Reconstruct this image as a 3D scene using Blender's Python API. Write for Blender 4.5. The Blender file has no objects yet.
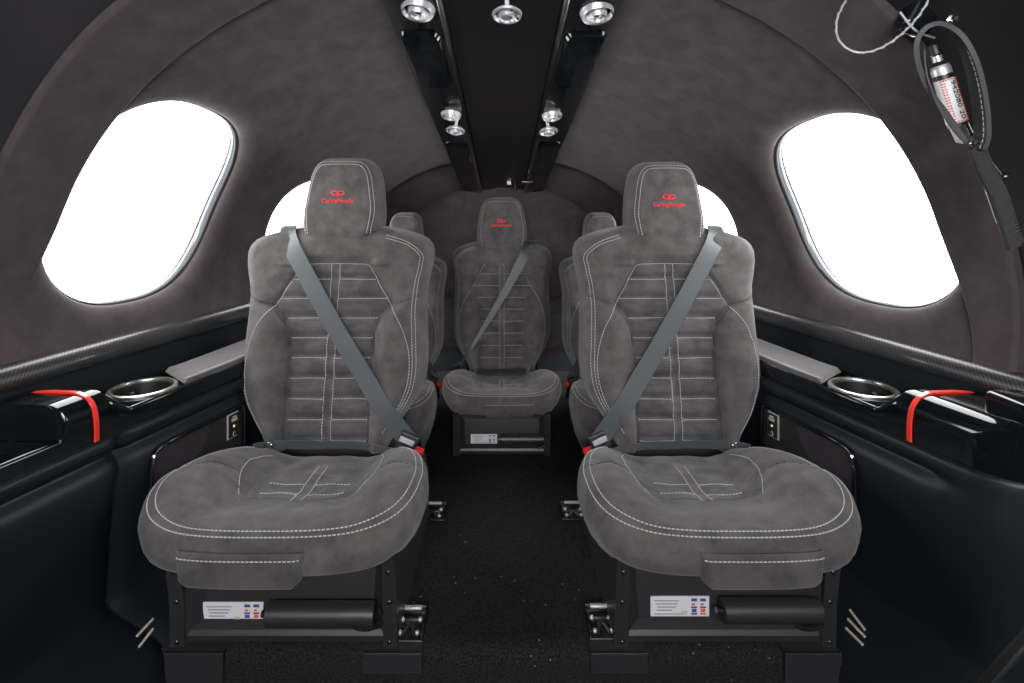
import bpy, bmesh, math, random
from mathutils import Vector, Matrix
random.seed(7)
PI = math.pi
sc = bpy.context.scene
COL = bpy.context.collection
V = Vector

# ------------------------------------------------------------------ camera
F, CX, HY, ZC = 550.0, 503.0, 200.0, 0.81      # focal length in pixels, principal point, eye height
cam = bpy.data.cameras.new('camera'); camo = bpy.data.objects.new('camera', cam); COL.objects.link(camo)
cam.sensor_width = 36; cam.lens = F / 1024 * 36
cam.shift_x = (512 - CX) / 1024; cam.shift_y = -(341.5 - HY) / 1024
cam.clip_start = 0.01
camo.location = (0, 0, ZC); camo.rotation_euler = (PI / 2, 0, 0)
sc.camera = camo
def at(px, py, Y):
    return V(((px - CX) / F * Y, Y, ZC - (py - HY) / F * Y))

K = .9                                            # size of the floor group (deck, seats) seen from the lens position
FLR = ZC * (1 - K)
SCL = Matrix.Translation((0, 0, ZC)) @ Matrix.Scale(K, 4) @ Matrix.Translation((0, 0, -ZC))

# ------------------------------------------------------------------ materials
def newmat(name):
    m = bpy.data.materials.new(name); m.use_nodes = True
    n = m.node_tree.nodes; l = m.node_tree.links
    return m, n, l, n['Principled BSDF']
def plain(name, col, rough=0.5, metal=0.0, coat=0.0, emit=None, spec=0.5, noise=0.0):
    m, n, l, b = newmat(name)
    b.inputs['Base Color'].default_value = (*col, 1); b.inputs['Roughness'].default_value = rough
    b.inputs['Metallic'].default_value = metal; b.inputs['Coat Weight'].default_value = coat
    b.inputs['Coat Roughness'].default_value = 0.03
    b.inputs['Specular IOR Level'].default_value = spec
    tc = n.new('ShaderNodeTexCoord'); t = n.new('ShaderNodeTexNoise'); t.inputs['Scale'].default_value = 300
    bp = n.new('ShaderNodeBump'); bp.inputs['Strength'].default_value = noise; bp.inputs['Distance'].default_value = 0.0006
    l.new(tc.outputs['Object'], t.inputs['Vector']); l.new(t.outputs['Fac'], bp.inputs['Height'])
    if noise: l.new(bp.outputs['Normal'], b.inputs['Normal'])
    return m
def suede(name, c1, c2, sheen=0.25, perf=False, scale=9.0):
    m, n, l, b = newmat(name)
    tc = n.new('ShaderNodeTexCoord')
    t = n.new('ShaderNodeTexNoise'); t.inputs['Scale'].default_value = scale; t.inputs['Detail'].default_value = 7; t.inputs['Roughness'].default_value = 0.62
    t.inputs['Distortion'].default_value = 0.15
    r = n.new('ShaderNodeValToRGB'); r.color_ramp.elements[0].position = 0.36; r.color_ramp.elements[1].position = 0.68
    r.color_ramp.elements[0].color = (*c1, 1); r.color_ramp.elements[1].color = (*c2, 1)
    l.new(tc.outputs['Object'], t.inputs['Vector']); l.new(t.outputs['Fac'], r.inputs['Fac'])
    f = n.new('ShaderNodeTexNoise'); f.inputs['Scale'].default_value = 420; f.inputs['Detail'].default_value = 3
    l.new(tc.outputs['Object'], f.inputs['Vector'])
    bp = n.new('ShaderNodeBump'); bp.inputs['Strength'].default_value = 0.35; bp.inputs['Distance'].default_value = 0.001
    l.new(f.outputs['Fac'], bp.inputs['Height']); l.new(bp.outputs['Normal'], b.inputs['Normal'])
    out = r.outputs['Color']
    if perf:
        v = n.new('ShaderNodeTexVoronoi'); v.inputs['Scale'].default_value = 210; v.inputs['Randomness'].default_value = 0.0
        mr = n.new('ShaderNodeMapRange'); mr.inputs['From Min'].default_value = 0.2; mr.inputs['From Max'].default_value = 0.4
        mr.inputs['To Min'].default_value = 0.55; mr.inputs['To Max'].default_value = 1.0
        mx = n.new('ShaderNodeMix'); mx.data_type = 'RGBA'; mx.blend_type = 'MULTIPLY'; mx.inputs['Factor'].default_value = 1
        l.new(tc.outputs['Object'], v.inputs['Vector']); l.new(v.outputs['Distance'], mr.inputs['Value'])
        l.new(out, mx.inputs['A']); l.new(mr.outputs['Result'], mx.inputs['B']); out = mx.outputs['Result']
    l.new(out, b.inputs['Base Color'])
    b.inputs['Roughness'].default_value = 0.95; b.inputs['Specular IOR Level'].default_value = 0.15
    b.inputs['Sheen Weight'].default_value = sheen; b.inputs['Sheen Roughness'].default_value = 0.5
    return m
def carbon(name, lo, hi, rough, coat, scale=60, rot=(0, 0, 0.6)):
    m, n, l, b = newmat(name)
    tc = n.new('ShaderNodeTexCoord'); mp = n.new('ShaderNodeMapping'); mp.inputs['Rotation'].default_value = rot
    w = n.new('ShaderNodeTexWave'); w.wave_type = 'BANDS'; w.bands_direction = 'Y'; w.inputs['Scale'].default_value = scale
    w.inputs['Distortion'].default_value = 0.0
    l.new(tc.outputs['Object'], mp.inputs['Vector']); l.new(mp.outputs['Vector'], w.inputs['Vector'])
    r = n.new('ShaderNodeValToRGB'); r.color_ramp.elements[0].position = 0.35; r.color_ramp.elements[1].position = 0.65
    r.color_ramp.elements[0].color = (*lo, 1); r.color_ramp.elements[1].color = (*hi, 1)
    l.new(w.outputs['Fac'], r.inputs['Fac']); l.new(r.outputs['Color'], b.inputs['Base Color'])
    b.inputs['Roughness'].default_value = rough; b.inputs['Coat Weight'].default_value = coat; b.inputs['Coat Roughness'].default_value = 0.04
    return m
def carpet():
    m, n, l, b = newmat('carpet')
    tc = n.new('ShaderNodeTexCoord')
    f = n.new('ShaderNodeTexNoise'); f.inputs['Scale'].default_value = 330; f.inputs['Detail'].default_value = 2
    r = n.new('ShaderNodeValToRGB'); r.color_ramp.elements[0].position = 0.35; r.color_ramp.elements[1].position = 0.75
    r.color_ramp.elements[0].color = (.006, .006, .0065, 1); r.color_ramp.elements[1].color = (.028, .028, .029, 1)
    l.new(tc.outputs['Object'], f.inputs['Vector']); l.new(f.outputs['Fac'], r.inputs['Fac'])
    # lint and crumbs left on the pile, thick in one patch of the aisle
    v = n.new('ShaderNodeTexVoronoi'); v.inputs['Scale'].default_value = 55
    lt = n.new('ShaderNodeMath'); lt.operation = 'LESS_THAN'; lt.inputs[1].default_value = 0.09
    pn = n.new('ShaderNodeTexNoise'); pn.inputs['Scale'].default_value = 7
    gt = n.new('ShaderNodeMath'); gt.operation = 'GREATER_THAN'; gt.inputs[1].default_value = 0.57
    mu = n.new('ShaderNodeMath'); mu.operation = 'MULTIPLY'
    l.new(tc.outputs['Object'], v.inputs['Vector']); l.new(v.outputs['Distance'], lt.inputs[0])
    l.new(tc.outputs['Object'], pn.inputs['Vector']); l.new(pn.outputs['Fac'], gt.inputs[0])
    l.new(lt.outputs[0], mu.inputs[0]); l.new(gt.outputs[0], mu.inputs[1])
    mx = n.new('ShaderNodeMix'); mx.data_type = 'RGBA'; mx.inputs['B'].default_value = (.16, .16, .16, 1)
    l.new(mu.outputs[0], mx.inputs['Factor']); l.new(r.outputs['Color'], mx.inputs['A']); l.new(mx.outputs['Result'], b.inputs['Base Color'])
    bp = n.new('ShaderNodeBump'); bp.inputs['Strength'].default_value = 0.8; bp.inputs['Distance'].default_value = 0.002
    l.new(f.outputs['Fac'], bp.inputs['Height']); l.new(bp.outputs['Normal'], b.inputs['Normal'])
    b.inputs['Roughness'].default_value = 1; b.inputs['Specular IOR Level'].default_value = 0.1
    return m
def ribbed(name, col):
    m, n, l, b = newmat(name)
    tc = n.new('ShaderNodeTexCoord')
    w = n.new('ShaderNodeTexNoise'); w.inputs['Scale'].default_value = 600
    mp = n.new('ShaderNodeMapping'); mp.inputs['Scale'].default_value = (1, 1, .15)
    l.new(tc.outputs['Object'], mp.inputs['Vector']); l.new(mp.outputs['Vector'], w.inputs['Vector'])
    bp = n.new('ShaderNodeBump'); bp.inputs['Strength'].default_value = 0.4; bp.inputs['Distance'].default_value = 0.0008
    l.new(w.outputs['Fac'], bp.inputs['Height']); l.new(bp.outputs['Normal'], b.inputs['Normal'])
    b.inputs['Base Color'].default_value = (*col, 1); b.inputs['Roughness'].default_value = 0.42; b.inputs['Sheen Weight'].default_value = 0.1
    return m
def pane_mat():
    m, n, l, b = newmat('window_pane')
    t = n.new('ShaderNodeBsdfTransparent'); g = n.new('ShaderNodeBsdfGlossy'); g.inputs['Roughness'].default_value = 0.02
    mx = n.new('ShaderNodeMixShader'); mx.inputs[0].default_value = .04; l.new(t.outputs[0], mx.inputs[1]); l.new(g.outputs[0], mx.inputs[2])
    l.new(mx.outputs[0], n['Material Output'].inputs['Surface'])
    return m
M = {
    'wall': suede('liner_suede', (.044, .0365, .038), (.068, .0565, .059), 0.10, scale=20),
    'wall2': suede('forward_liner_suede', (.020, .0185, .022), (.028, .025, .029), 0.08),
    'seat': suede('seat_suede', (.055, .051, .051), (.100, .0935, .093), 0.14, scale=24),
    'perf': suede('perforated_suede', (.052, .0485, .0495), (.096, .090, .091), 0.12, True, scale=24),
    'flap': suede('flap_suede', (.048, .045, .045), (.088, .083, .083), 0.14, scale=24),
    'pad': suede('armrest_suede', (.07, .063, .065), (.10, .092, .094), 0.12),
    'thread': plain('thread', (.42, .42, .42), .8),
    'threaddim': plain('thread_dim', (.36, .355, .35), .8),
    'seam': plain('seam', (.012, .012, .012), .9),
    'vinyl': plain('black_vinyl', (.0065, .0085, .0115), .45, spec=.32, noise=.25),
    'vinyl_flat': plain('matt_blue_black', (.005, .0065, .0085), .7, spec=.12),
    'edge': plain('console_edge', (.004, .004, .0045), .6, spec=.15),
    'vinyl2': plain('black_door_vinyl', (.010, .010, .011), .5, noise=.3),
    'piano': plain('gloss_black', (.0035, .005, .0065), .07),
    'metal_black': plain('black_powder_coat', (.020, .020, .022), .42, noise=.3),
    'metal_gloss': plain('black_glossy_steel', (.012, .012, .014), .2),
    'chrome': plain('chrome', (.75, .75, .77), .12, metal=1),
    'silver': plain('brushed_silver', (.60, .60, .62), .36, metal=.6),
    'red': plain('red_strap', (.80, .035, .02), .3, coat=.6),
    'redbtn': plain('red_plastic', (.62, .01, .012), .4),
    'redlogo': plain('red_embroidery', (.78, .018, .035), .7),
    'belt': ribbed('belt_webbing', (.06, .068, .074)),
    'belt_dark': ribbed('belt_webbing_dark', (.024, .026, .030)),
    'label': plain('white_label', (.60, .60, .62), .5),
    'print': plain('grey_print', (.22, .22, .25), .6),
    'printblue': plain('blue_print', (.04, .05, .25), .6),
    'printred': plain('red_print', (.75, .08, .04), .6),
    'ring': plain('satin_ring', (.42, .40, .38), .28, metal=.9),
    'rubber': plain('black_rubber', (.006, .0065, .007), .45),
    'gasket': plain('grey_gasket', (.12, .14, .16), .25, coat=.6),
    'grip': plain('grey_leather', (.032, .032, .034), .6, noise=.5),
    'cable': plain('clear_cable', (.38, .39, .42), .2, coat=.8),
    'beige': plain('beige_slot', (.50, .45, .37), .6),
    'gold': plain('gold_bolt', (.7, .5, .2), .3, metal=1),
    'carbon_rail': carbon('carbon_rail', (.006, .006, .006), (.032, .031, .030), .38, .25, 62, (0.5, 0, .75)),
    'carbon_rail_r': carbon('carbon_rail_right', (.006, .006, .006), (.032, .031, .030), .38, .25, 62, (0.5, 0, -.75)),
    'carbon_gloss': carbon('carbon_gloss', (.0035, .0035, .0035), (.012, .012, .012), .2, 1.0, 110, (0, 0, .8)),
    'carbon_matte': carbon('carbon_matte', (.003, .003, .0035), (.012, .012, .013), .4, .15, 62, (0, 0, 0)),
    'pocket': plain('pocket_fabric', (.014, .011, .014), .9, noise=1),
    'carpet': carpet(),
    'pane': pane_mat(),
}

# ------------------------------------------------------------------ builders
ORG = {}
class MB:
    def __init__(s, T=None):
        s.v = []; s.f = []; s.m = []; s.T = T; s.mats = []
    def mat(s, m):
        if m not in s.mats: s.mats.append(m)
        return s.mats.index(m)
    def add(s, vs, fs, m):
        o = len(s.v); i = s.mat(m)
        s.v += [V(v) for v in vs]
        for f in fs: s.f.append([o + k for k in f]); s.m.append(i)
    def grid(s, rows, m, closed=False, mfn=None):
        """rows: list of equal length lists of points"""
        n = len(rows[0]); fs = []; o = len(s.v)
        for r in rows: s.v += [V(p) for p in r]
        for i in range(len(rows) - 1):
            for j in range(n if closed else n - 1):
                k = (j + 1) % n
                s.f.append([o + i * n + j, o + i * n + k, o + (i + 1) * n + k, o + (i + 1) * n + j])
                s.m.append(s.mat(mfn(i, j) if mfn else m))
    def cap(s, pts, m):
        s.add(pts, [list(range(len(pts)))], m)
    def box(s, c, d, m, rot=None, bev=0.0):
        bm = bmesh.new(); bmesh.ops.create_cube(bm, size=1)
        bmesh.ops.scale(bm, vec=d, verts=bm.verts)
        if bev: bmesh.ops.bevel(bm, geom=bm.edges[:], offset=bev, segments=3, affect='EDGES', profile=.6)
        if rot is not None: bmesh.ops.transform(bm, matrix=rot.to_4x4(), verts=bm.verts)
        bm.verts.index_update()
        s.add([v.co + V(c) for v in bm.verts], [[v.index for v in f.verts] for f in bm.faces], m); bm.free()
    def tube(s, pts, r, m, n=8, closed=False, caps=True):
        pts = [V(p) for p in pts]; rows = []; up = None
        for i, p in enumerate(pts):
            if closed: t = pts[(i + 1) % len(pts)] - pts[i - 1]
            else: t = pts[min(i + 1, len(pts) - 1)] - pts[max(i - 1, 0)]
            t.normalize()
            if up is None: up = t.orthogonal().normalized()
            up = (up - t * up.dot(t)).normalized(); b = t.cross(up)
            rr = r(i / max(1, len(pts) - 1)) if callable(r) else r
            rows.append([p + (up * math.cos(2 * PI * k / n) + b * math.sin(2 * PI * k / n)) * rr for k in range(n)])
        if closed: rows.append(rows[0])
        s.grid(rows, m, True)
        if caps and not closed: s.cap(rows[0][::-1], m); s.cap(rows[-1], m)
    def lathe(s, prof, c, axis, m, n=32, mfn=None):
        a = V(axis).normalized(); u = a.orthogonal().normalized(); w = a.cross(u); rows = []
        for r, h in prof:
            rows.append([V(c) + a * h + (u * math.cos(2 * PI * k / n) + w * math.sin(2 * PI * k / n)) * r for k in range(n)])
        s.grid(rows, m, True, mfn)
    def ribbon(s, pts, wd, w, m, th=.0016):
        """flat band through pts, wd = list/one of width directions, w = width or fn"""
        pts = [V(p) for p in pts]; rows = []
        for i, p in enumerate(pts):
            d = V(wd[i] if isinstance(wd, list) else wd).normalized()
            t = (pts[min(i + 1, len(pts) - 1)] - pts[max(i - 1, 0)]).normalized()
            d = (d - t * d.dot(t)).normalized(); nn = t.cross(d)
            ww = (w(i / (len(pts) - 1)) if callable(w) else w) / 2
            rows.append([p - d * ww - nn * th / 2, p + d * ww - nn * th / 2, p + d * ww + nn * th / 2, p - d * ww + nn * th / 2])
        s.grid(rows, m, True); s.cap(rows[0][::-1], m); s.cap(rows[-1], m)
    def stitch(s, pts, m, r=.0009, dash=.0052, gap=.0022, lift=(0, 0, 0)):
        pts = [V(p) + V(lift) for p in pts]
        L = [0]
        for a, b in zip(pts, pts[1:]): L.append(L[-1] + (b - a).length)
        def P(t):
            t = max(0, min(t, L[-1] - 1e-9))
            for i in range(len(L) - 1):
                if L[i + 1] > t: return pts[i].lerp(pts[i + 1], (t - L[i]) / max(1e-9, L[i + 1] - L[i]))
            return pts[-1]
        t = 0
        while t < L[-1] - dash * .5:
            a, b = P(t), P(min(t + dash, L[-1]))
            if (b - a).length > 1e-5: s.tube([a, b], r, m, 4)
            t += dash + gap
    def build(s, name, parent=None, smooth=True, origin=None, mods=None, auto=None):
        vs = [s.T @ v for v in s.v] if s.T else s.v
        if parent is None:
            if origin is None:
                xs = [v.x for v in vs]; ys = [v.y for v in vs]; zs = [v.z for v in vs]
                origin = ((min(xs) + max(xs)) / 2, (min(ys) + max(ys)) / 2, min(zs))
            org = V(origin); loc = org
        else:
            org = ORG[parent.name]; loc = V((0, 0, 0))
        me = bpy.data.meshes.new(name)
        me.from_pydata([tuple(v - org) for v in vs], [], s.f)
        for m in s.mats: me.materials.append(M[m])
        me.polygons.foreach_set('material_index', s.m)
        me.polygons.foreach_set('use_smooth', [smooth] * len(me.polygons)); me.update()
        bm = bmesh.new(); bm.from_mesh(me); bmesh.ops.recalc_face_normals(bm, faces=bm.faces)
        if smooth:
            for e in bm.edges:
                if len(e.link_faces) == 2 and e.calc_face_angle(0) > math.radians(auto or 42): e.smooth = False
        bm.to_mesh(me); bm.free()
        o = bpy.data.objects.new(name, me); COL.objects.link(o); o.location = loc
        ORG[o.name] = org
        if parent is not None: o.parent = parent
        return o
def thing(name, label, cat, loc, group=None):
    o = bpy.data.objects.new(name, None); o.empty_display_size = .05; COL.objects.link(o); o.location = loc
    o['label'] = label; o['category'] = cat
    if group: o['group'] = group
    ORG[o.name] = V(loc); return o
def tag(o, label, cat, group=None):
    o['label'] = label; o['category'] = cat
    if group: o['group'] = group
    return o
def struct(o, label=None):
    o['kind'] = 'structure'
    if label: o['label'] = label
    return o
def lerp(a, b, t): return a + (b - a) * t
def sstep(a, b, x):
    t = max(0, min(1, (x - a) / (b - a))); return t * t * (3 - 2 * t)
def table(tb, x):
    if x <= tb[0][0]: return tb[0][1]
    for (a, b), (c, d) in zip(tb, tb[1:]):
        if x <= c: return lerp(b, d, (x - a) / (c - a))
    return tb[-1][1]
def catmull(pts, n=8):
    pts = [V(p) for p in pts]; out = []
    for i in range(len(pts) - 1):
        p0 = pts[max(i - 1, 0)]; p1 = pts[i]; p2 = pts[i + 1]; p3 = pts[min(i + 2, len(pts) - 1)]
        for k in range(n):
            t = k / n
            out.append(.5 * ((2 * p1) + (p2 - p0) * t + (2 * p0 - 5 * p1 + 4 * p2 - p3) * t * t + (3 * p1 - p0 - 3 * p2 + p3) * t ** 3))
    out.append(pts[-1]); return out

# ------------------------------------------------------------------ the tapering fuselage
Z0 = .62
def fa(Y): return 1.014 - .255 * Y if Y > .70 else .8355 + .06 * (.70 - Y)
def fb(Y): return .60 - .27 * (Y - 1) if Y > .70 else .681 + .03 * (.70 - Y)
def S(side, Y, th, off=0.0):
    """point on the lining: th in degrees above the fuselage axis, off metres outboard"""
    t = math.radians(th); a, b = fa(Y), fb(Y); x, z = a * math.cos(t), b * math.sin(t)
    n = V((math.cos(t) / a, .28, math.sin(t) / b)); n.x *= 1; n = V((n.x, 0, n.z)).normalized()
    return V((side * (x + n.x * off), Y, Z0 + z + n.z * off))
def wallx(Y, z):
    q = (z - Z0) / fb(Y); return fa(Y) * math.sqrt(max(0.01, 1 - q * q))

WINS = {-1: [(1.101, .181, 18.6, 20.0), (1.666, .190, 16.0, 17.4)], 1: [(1.102, .185, 17.0, 18.9), (1.676, .188, 15.4, 17.0)]}
def win_pt(w, phi, k=1.0):
    Yc, hy, tc, ht = w; n = 2.5
    c, s_ = math.cos(phi), math.sin(phi)
    r = (abs(c) ** n + abs(s_) ** n) ** (-1 / n)
    return Yc + hy * k * r * c, tc + ht * k * r * s_
def make_wall(side, name, y0, y1):
    mb = MB(); dy = .01; dth = 1.5; t0, t1 = -15.0, 66.0
    ny = round((y1 - y0) / dy); nt = round((t1 - t0) / dth)
    cells = []
    for w in WINS[side]:
        Yc, hy, tc, ht = w
        cells.append((round((Yc - hy - .045 - y0) / dy), round((Yc + hy + .045 - y0) / dy), round((tc - ht - 4.5 - t0) / dth), round((tc + ht + 4.5 - t0) / dth), w))
    def inside(i, j): return any(a <= i < b and c <= j < d for a, b, c, d, _ in cells)
    base = len(mb.v)
    for i in range(ny + 1):
        for j in range(nt + 1): mb.v.append(S(side, y0 + i * dy, t0 + j * dth))
    idx = lambda i, j: i * (nt + 1) + j
    mi = mb.mat('wall')
    for i in range(ny):
        for j in range(nt):
            if not inside(i, j): mb.f.append([idx(i, j), idx(i + 1, j), idx(i + 1, j + 1), idx(i, j + 1)]); mb.m.append(mi)
    for a, b, c, d, w in cells:
        loop = [(i, c) for i in range(a, b)] + [(b, j) for j in range(c, d)] + [(i, d) for i in range(b, a, -1)] + [(a, j) for j in range(d, c, -1)]
        Yc, hy, tc, ht = w; prev = [idx(i, j) for i, j in loop]; n = len(loop)
        info = []
        for i, j in loop:
            Y, T = y0 + i * dy, t0 + j * dth
            phi = math.atan2((T - tc) / ht, (Y - Yc) / hy); info.append((Y, T, *win_pt(w, phi)))
        R = .020
        for t in [.2, .4, .55, .68, .78, .86, .92, .96, .985, 1.0, 'a', 'b', 'c']:
            cur = []
            for (Y, T, Y1, T1) in info:
                if isinstance(t, str):
                    p = S(side, Y1, T1, {'a': R + .003, 'b': R + .010, 'c': R + .026}[t])
                else:
                    y, q = lerp(Y, Y1, t), lerp(T, T1, t)
                    d = math.hypot(Y - Y1, math.radians(T - T1) * .6) * (1 - t)
                    k = max(0, 1 - d / .042)
                    p = S(side, y, q, R * (1 - math.sqrt(max(0, 1 - k * k))))
                mb.v.append(p); cur.append(len(mb.v) - 1)
            for k in range(n):
                mb.f.append([prev[k], prev[(k + 1) % n], cur[(k + 1) % n], cur[k]]); mb.m.append(mi)
            prev = cur
    return struct(mb.build(name, auto=70, origin=(0, 0, 0)), 'dark suede side lining with oval windows')
wl = make_wall(-1, 'wall_left', .84, 1.94)
wr = make_wall(1, 'wall_right', .84, 1.94)
# windows: gasket ring + pane
k = 0
for side in (-1, 1):
    for w in WINS[side]:
        k += 1
        mb = MB(); rows = []
        N = 96
        prof = [(1.02, .022), (1.00, .0195), (.985, .0205), (.975, .024), (.980, .028), (1.02, .030)]
        for i in range(N):
            phi = 2 * PI * i / N
            rows.append([S(side, *win_pt(w, phi, kk), off) for kk, off in prof])
        rows.append(rows[0]); mb.grid(rows, 'rubber'); fr = struct(mb.build('window_%d' % k), 'oval cabin window ' + ('left' if side < 0 else 'right')); mb = MB()
        rows = []
        for i in range(N):
            phi = 2 * PI * i / N
            rows.append([S(side, *win_pt(w, phi, kk), off) for kk, off in [(.982, .0275), (.972, .029), (.968, .033), (.985, .038)]])
        rows.append(rows[0]); mb.grid(rows, 'gasket')
        mb.build('window_seal', fr)
        mb = MB(); rows = []
        for kk in [0.001, .3, .6, .85, .99]:
            rows.append([S(side, *win_pt(w, 2 * PI * i / N, kk), .035) for i in range(N)])
        mb.grid(rows, 'pane', True)
        mb.build('pane', fr)
# ceiling strip behind the overhead console
mb = MB(); rows = []
for i in range(60):
    Y = .3 + i * (1.945 - .3) / 59
    rows.append([S(1, Y, 66 + j * 2, 0) for j in range(25)])
mb.grid(rows, 'wall'); struct(mb.build('ceiling', origin=(0, 0, 0)), 'dark suede ceiling lining')
# liner hoops: forward frame, and the forward lining beyond it
def hoop(name, side, y0, y1, off, mat, t0=-15, t1=90, lab=None, n=8, edge1=True, edge0=False):
    mb = MB(); rows = []
    def th(j): return t0 + (t1 - t0) * j / 90
    def ys_(t): return y0 + ((.053 - .050 * sstep(20, 50, t)) if (side > 0 and edge0) else (.02 - .02 * sstep(20, 50, t)) if edge0 else 0)
    def ye(t): return y1 + ((.053 - .050 * sstep(20, 50, t)) if side > 0 else (.02 - .02 * sstep(20, 50, t))) if not edge1 else y1 - (.038 if side < 0 else .040) * (1 - sstep(-9, 15, t))
    def fo(t): return off * (sstep(4, 18, t) if side < 0 and edge1 else 1)
    def row(fy, o, d=0.0): return [S(side, (lerp(ys_(th(j)), ye(th(j)), fy) + d), th(j), o(fo(th(j)))) for j in range(91)]
    if edge0: rows += [row(0, lambda f: .004), row(0, lambda f: -f + .003, .0005), row(0, lambda f: -f, .003)]
    for i in range(n + 1):
        q = i / n; rows.append(row(q, lambda f: -f, .006 * (1 - q) * (1 if edge0 else 0) - .005 * q * (1 if edge1 else 0)))
    if edge1: rows += [row(1, lambda f: -f + .001, -.0015), row(1, lambda f: -f + .004), row(1, lambda f: .02)]
    mb.grid(rows, mat)
    return struct(mb.build(name, auto=60, origin=(0, 0, 0)), lab)
hoop('trim_1', -1, .795, .928, .008, 'wall', lab='suede frame hoop left', edge0=True)
hoop('trim_2', 1, .795, .944, .008, 'wall', lab='suede frame hoop right', edge0=True)
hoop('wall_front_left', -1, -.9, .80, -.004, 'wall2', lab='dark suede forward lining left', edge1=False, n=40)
hoop('wall_front_right', 1, -.9, .80, -.004, 'vinyl2', lab='black vinyl forward door lining right', edge1=False, n=40)
for side, nm in ((-1, 'wall_front_lower_left'), (1, 'wall_front_lower_right')):
    mb = MB(); rows = []
    for i in range(30):
        Y = lerp(-.9, .80, i / 29); p = S(side, Y, -14.9, .004)
        rows.append([p, V((p.x, Y, .2)), V((p.x, Y, -.2))])
    mb.grid(rows, 'vinyl2'); struct(mb.build(nm), 'black vinyl lower forward lining')
# aft recess and bulkhead
for side, nm in ((-1, 'left'), (1, 'right')):
    mb = MB(); rows = []
    for Y, o in [(1.935, .0), (1.938, .004), (1.94, .03), (1.95, .036), (2.0, .032), (2.1, .02), (2.2, .008), (2.27, -.004), (2.293, -.02), (2.3, -.04)]:
        rows.append([S(side, Y, -75 + 165 * j / 120, o) for j in range(121)])
    mb.grid(rows, 'wall'); struct(mb.build('wall_aft_' + nm, auto=60, origin=(0, 0, 0)), 'suede lining of the aft cabin ' + nm)
mb = MB(); rows = []
for q, dy in [(0.001, -.012), (.25, -.012), (.5, -.010), (.7, -.007), (.85, -.003), (.93, 0), (.965, .003), (.985, .009), (1.0, .022), (1.01, .05)]:
    rows.append([V((fa(2.25) * q * .965 * math.cos(t), 2.25 + dy, Z0 + fb(2.25) * q * .955 * math.sin(t))) for t in [2 * PI * j / 120 for j in range(120)]])
mb.grid(rows, 'wall', True)
struct(mb.build('wall_back'), 'suede aft bulkhead panel')
mb = MB(); mb.box((0, 2.36, .3), (1.3, .03, 1.0), 'vinyl'); struct(mb.build('wall_back_lower'), 'black lower aft bulkhead')
# unseen dark closure behind the camera, added to keep gloss highlights small
mb = MB()
mb.box((0, -.92, .3), (2.0, .04, 1.1), 'vinyl'); mb.box((0, -.92, 1.32), (2.0, .04, .16), 'vinyl')
for s in (-1, 1): mb.box((s * .85, -.92, 1.05), (.3, .04, .4), 'vinyl')
struct(mb.build('wall_front', smooth=False), 'added dark closure at the cockpit end of the cabin')
# floor: raised seat deck and the footwell in front of it
mb = MB(SCL); rows = []
pr = [(2.75, 0), (2.4, 0), (1.8, 0), (1.4, 0), (1.2, 0), (1.03, 0), (1.012, -.0015), (1.0, -.006), (.993, -.014), (.991, -.03), (.989, -.10), (.985, -.13), (.97, -.14), (.9, -.14), (.4, -.14), (-.95, -.14)]
for y, z in pr: rows.append([V((x, y, z)) for x in [-1.05 + 2.1 * i / 30 for i in range(31)]])
mb.grid(rows, 'carpet'); struct(mb.build('floor'), 'black carpet floor with a rounded step')

# carbon rails
def rail(side, name, Y0):
    mb = MB(); rows = []
    n = 60
    for i in range(n + 1):
        Y = lerp(Y0, 1.93, i / n); row = []
        for j in range(13):
            t = -PI / 2 + PI * j / 12
            z = (.529 if side < 0 else .524) + .021 * math.sin(t); row.append(V((side * (wallx(Y, z) + .004 - .024 * math.cos(t) ** .8 if math.cos(t) > 0 else wallx(Y, z) + .004), Y, z)))
        # flat black face falling from the rail to the ledge
        rows.append(row)
    rm = 'carbon_rail' if side < 0 else 'carbon_rail_r'
    mb.grid(rows, rm); mb.cap(rows[0], rm)
    fr = struct(mb.build(name), 'carbon fibre rail below the windows ' + ('left' if side < 0 else 'right')); mb = MB()
    rows = []
    for i in range(n + 1):
        Y = lerp(Y0, 1.93, i / n)
        rows.append([V((side * (wallx(Y, .52) - .010), Y, .520)), V((side * (wallx(Y, .50) - .016), Y, .505)), V((side * (wallx(Y, .48) - .016), Y, .47)), V((side * (wallx(Y, .46) - .012), Y, .40))])
    mb.grid(rows, 'vinyl_flat')
    mb.build('rail_underside', fr); return fr
rail(-1, 'trim_3', .55); rail(1, 'trim_4', .80)

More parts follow.
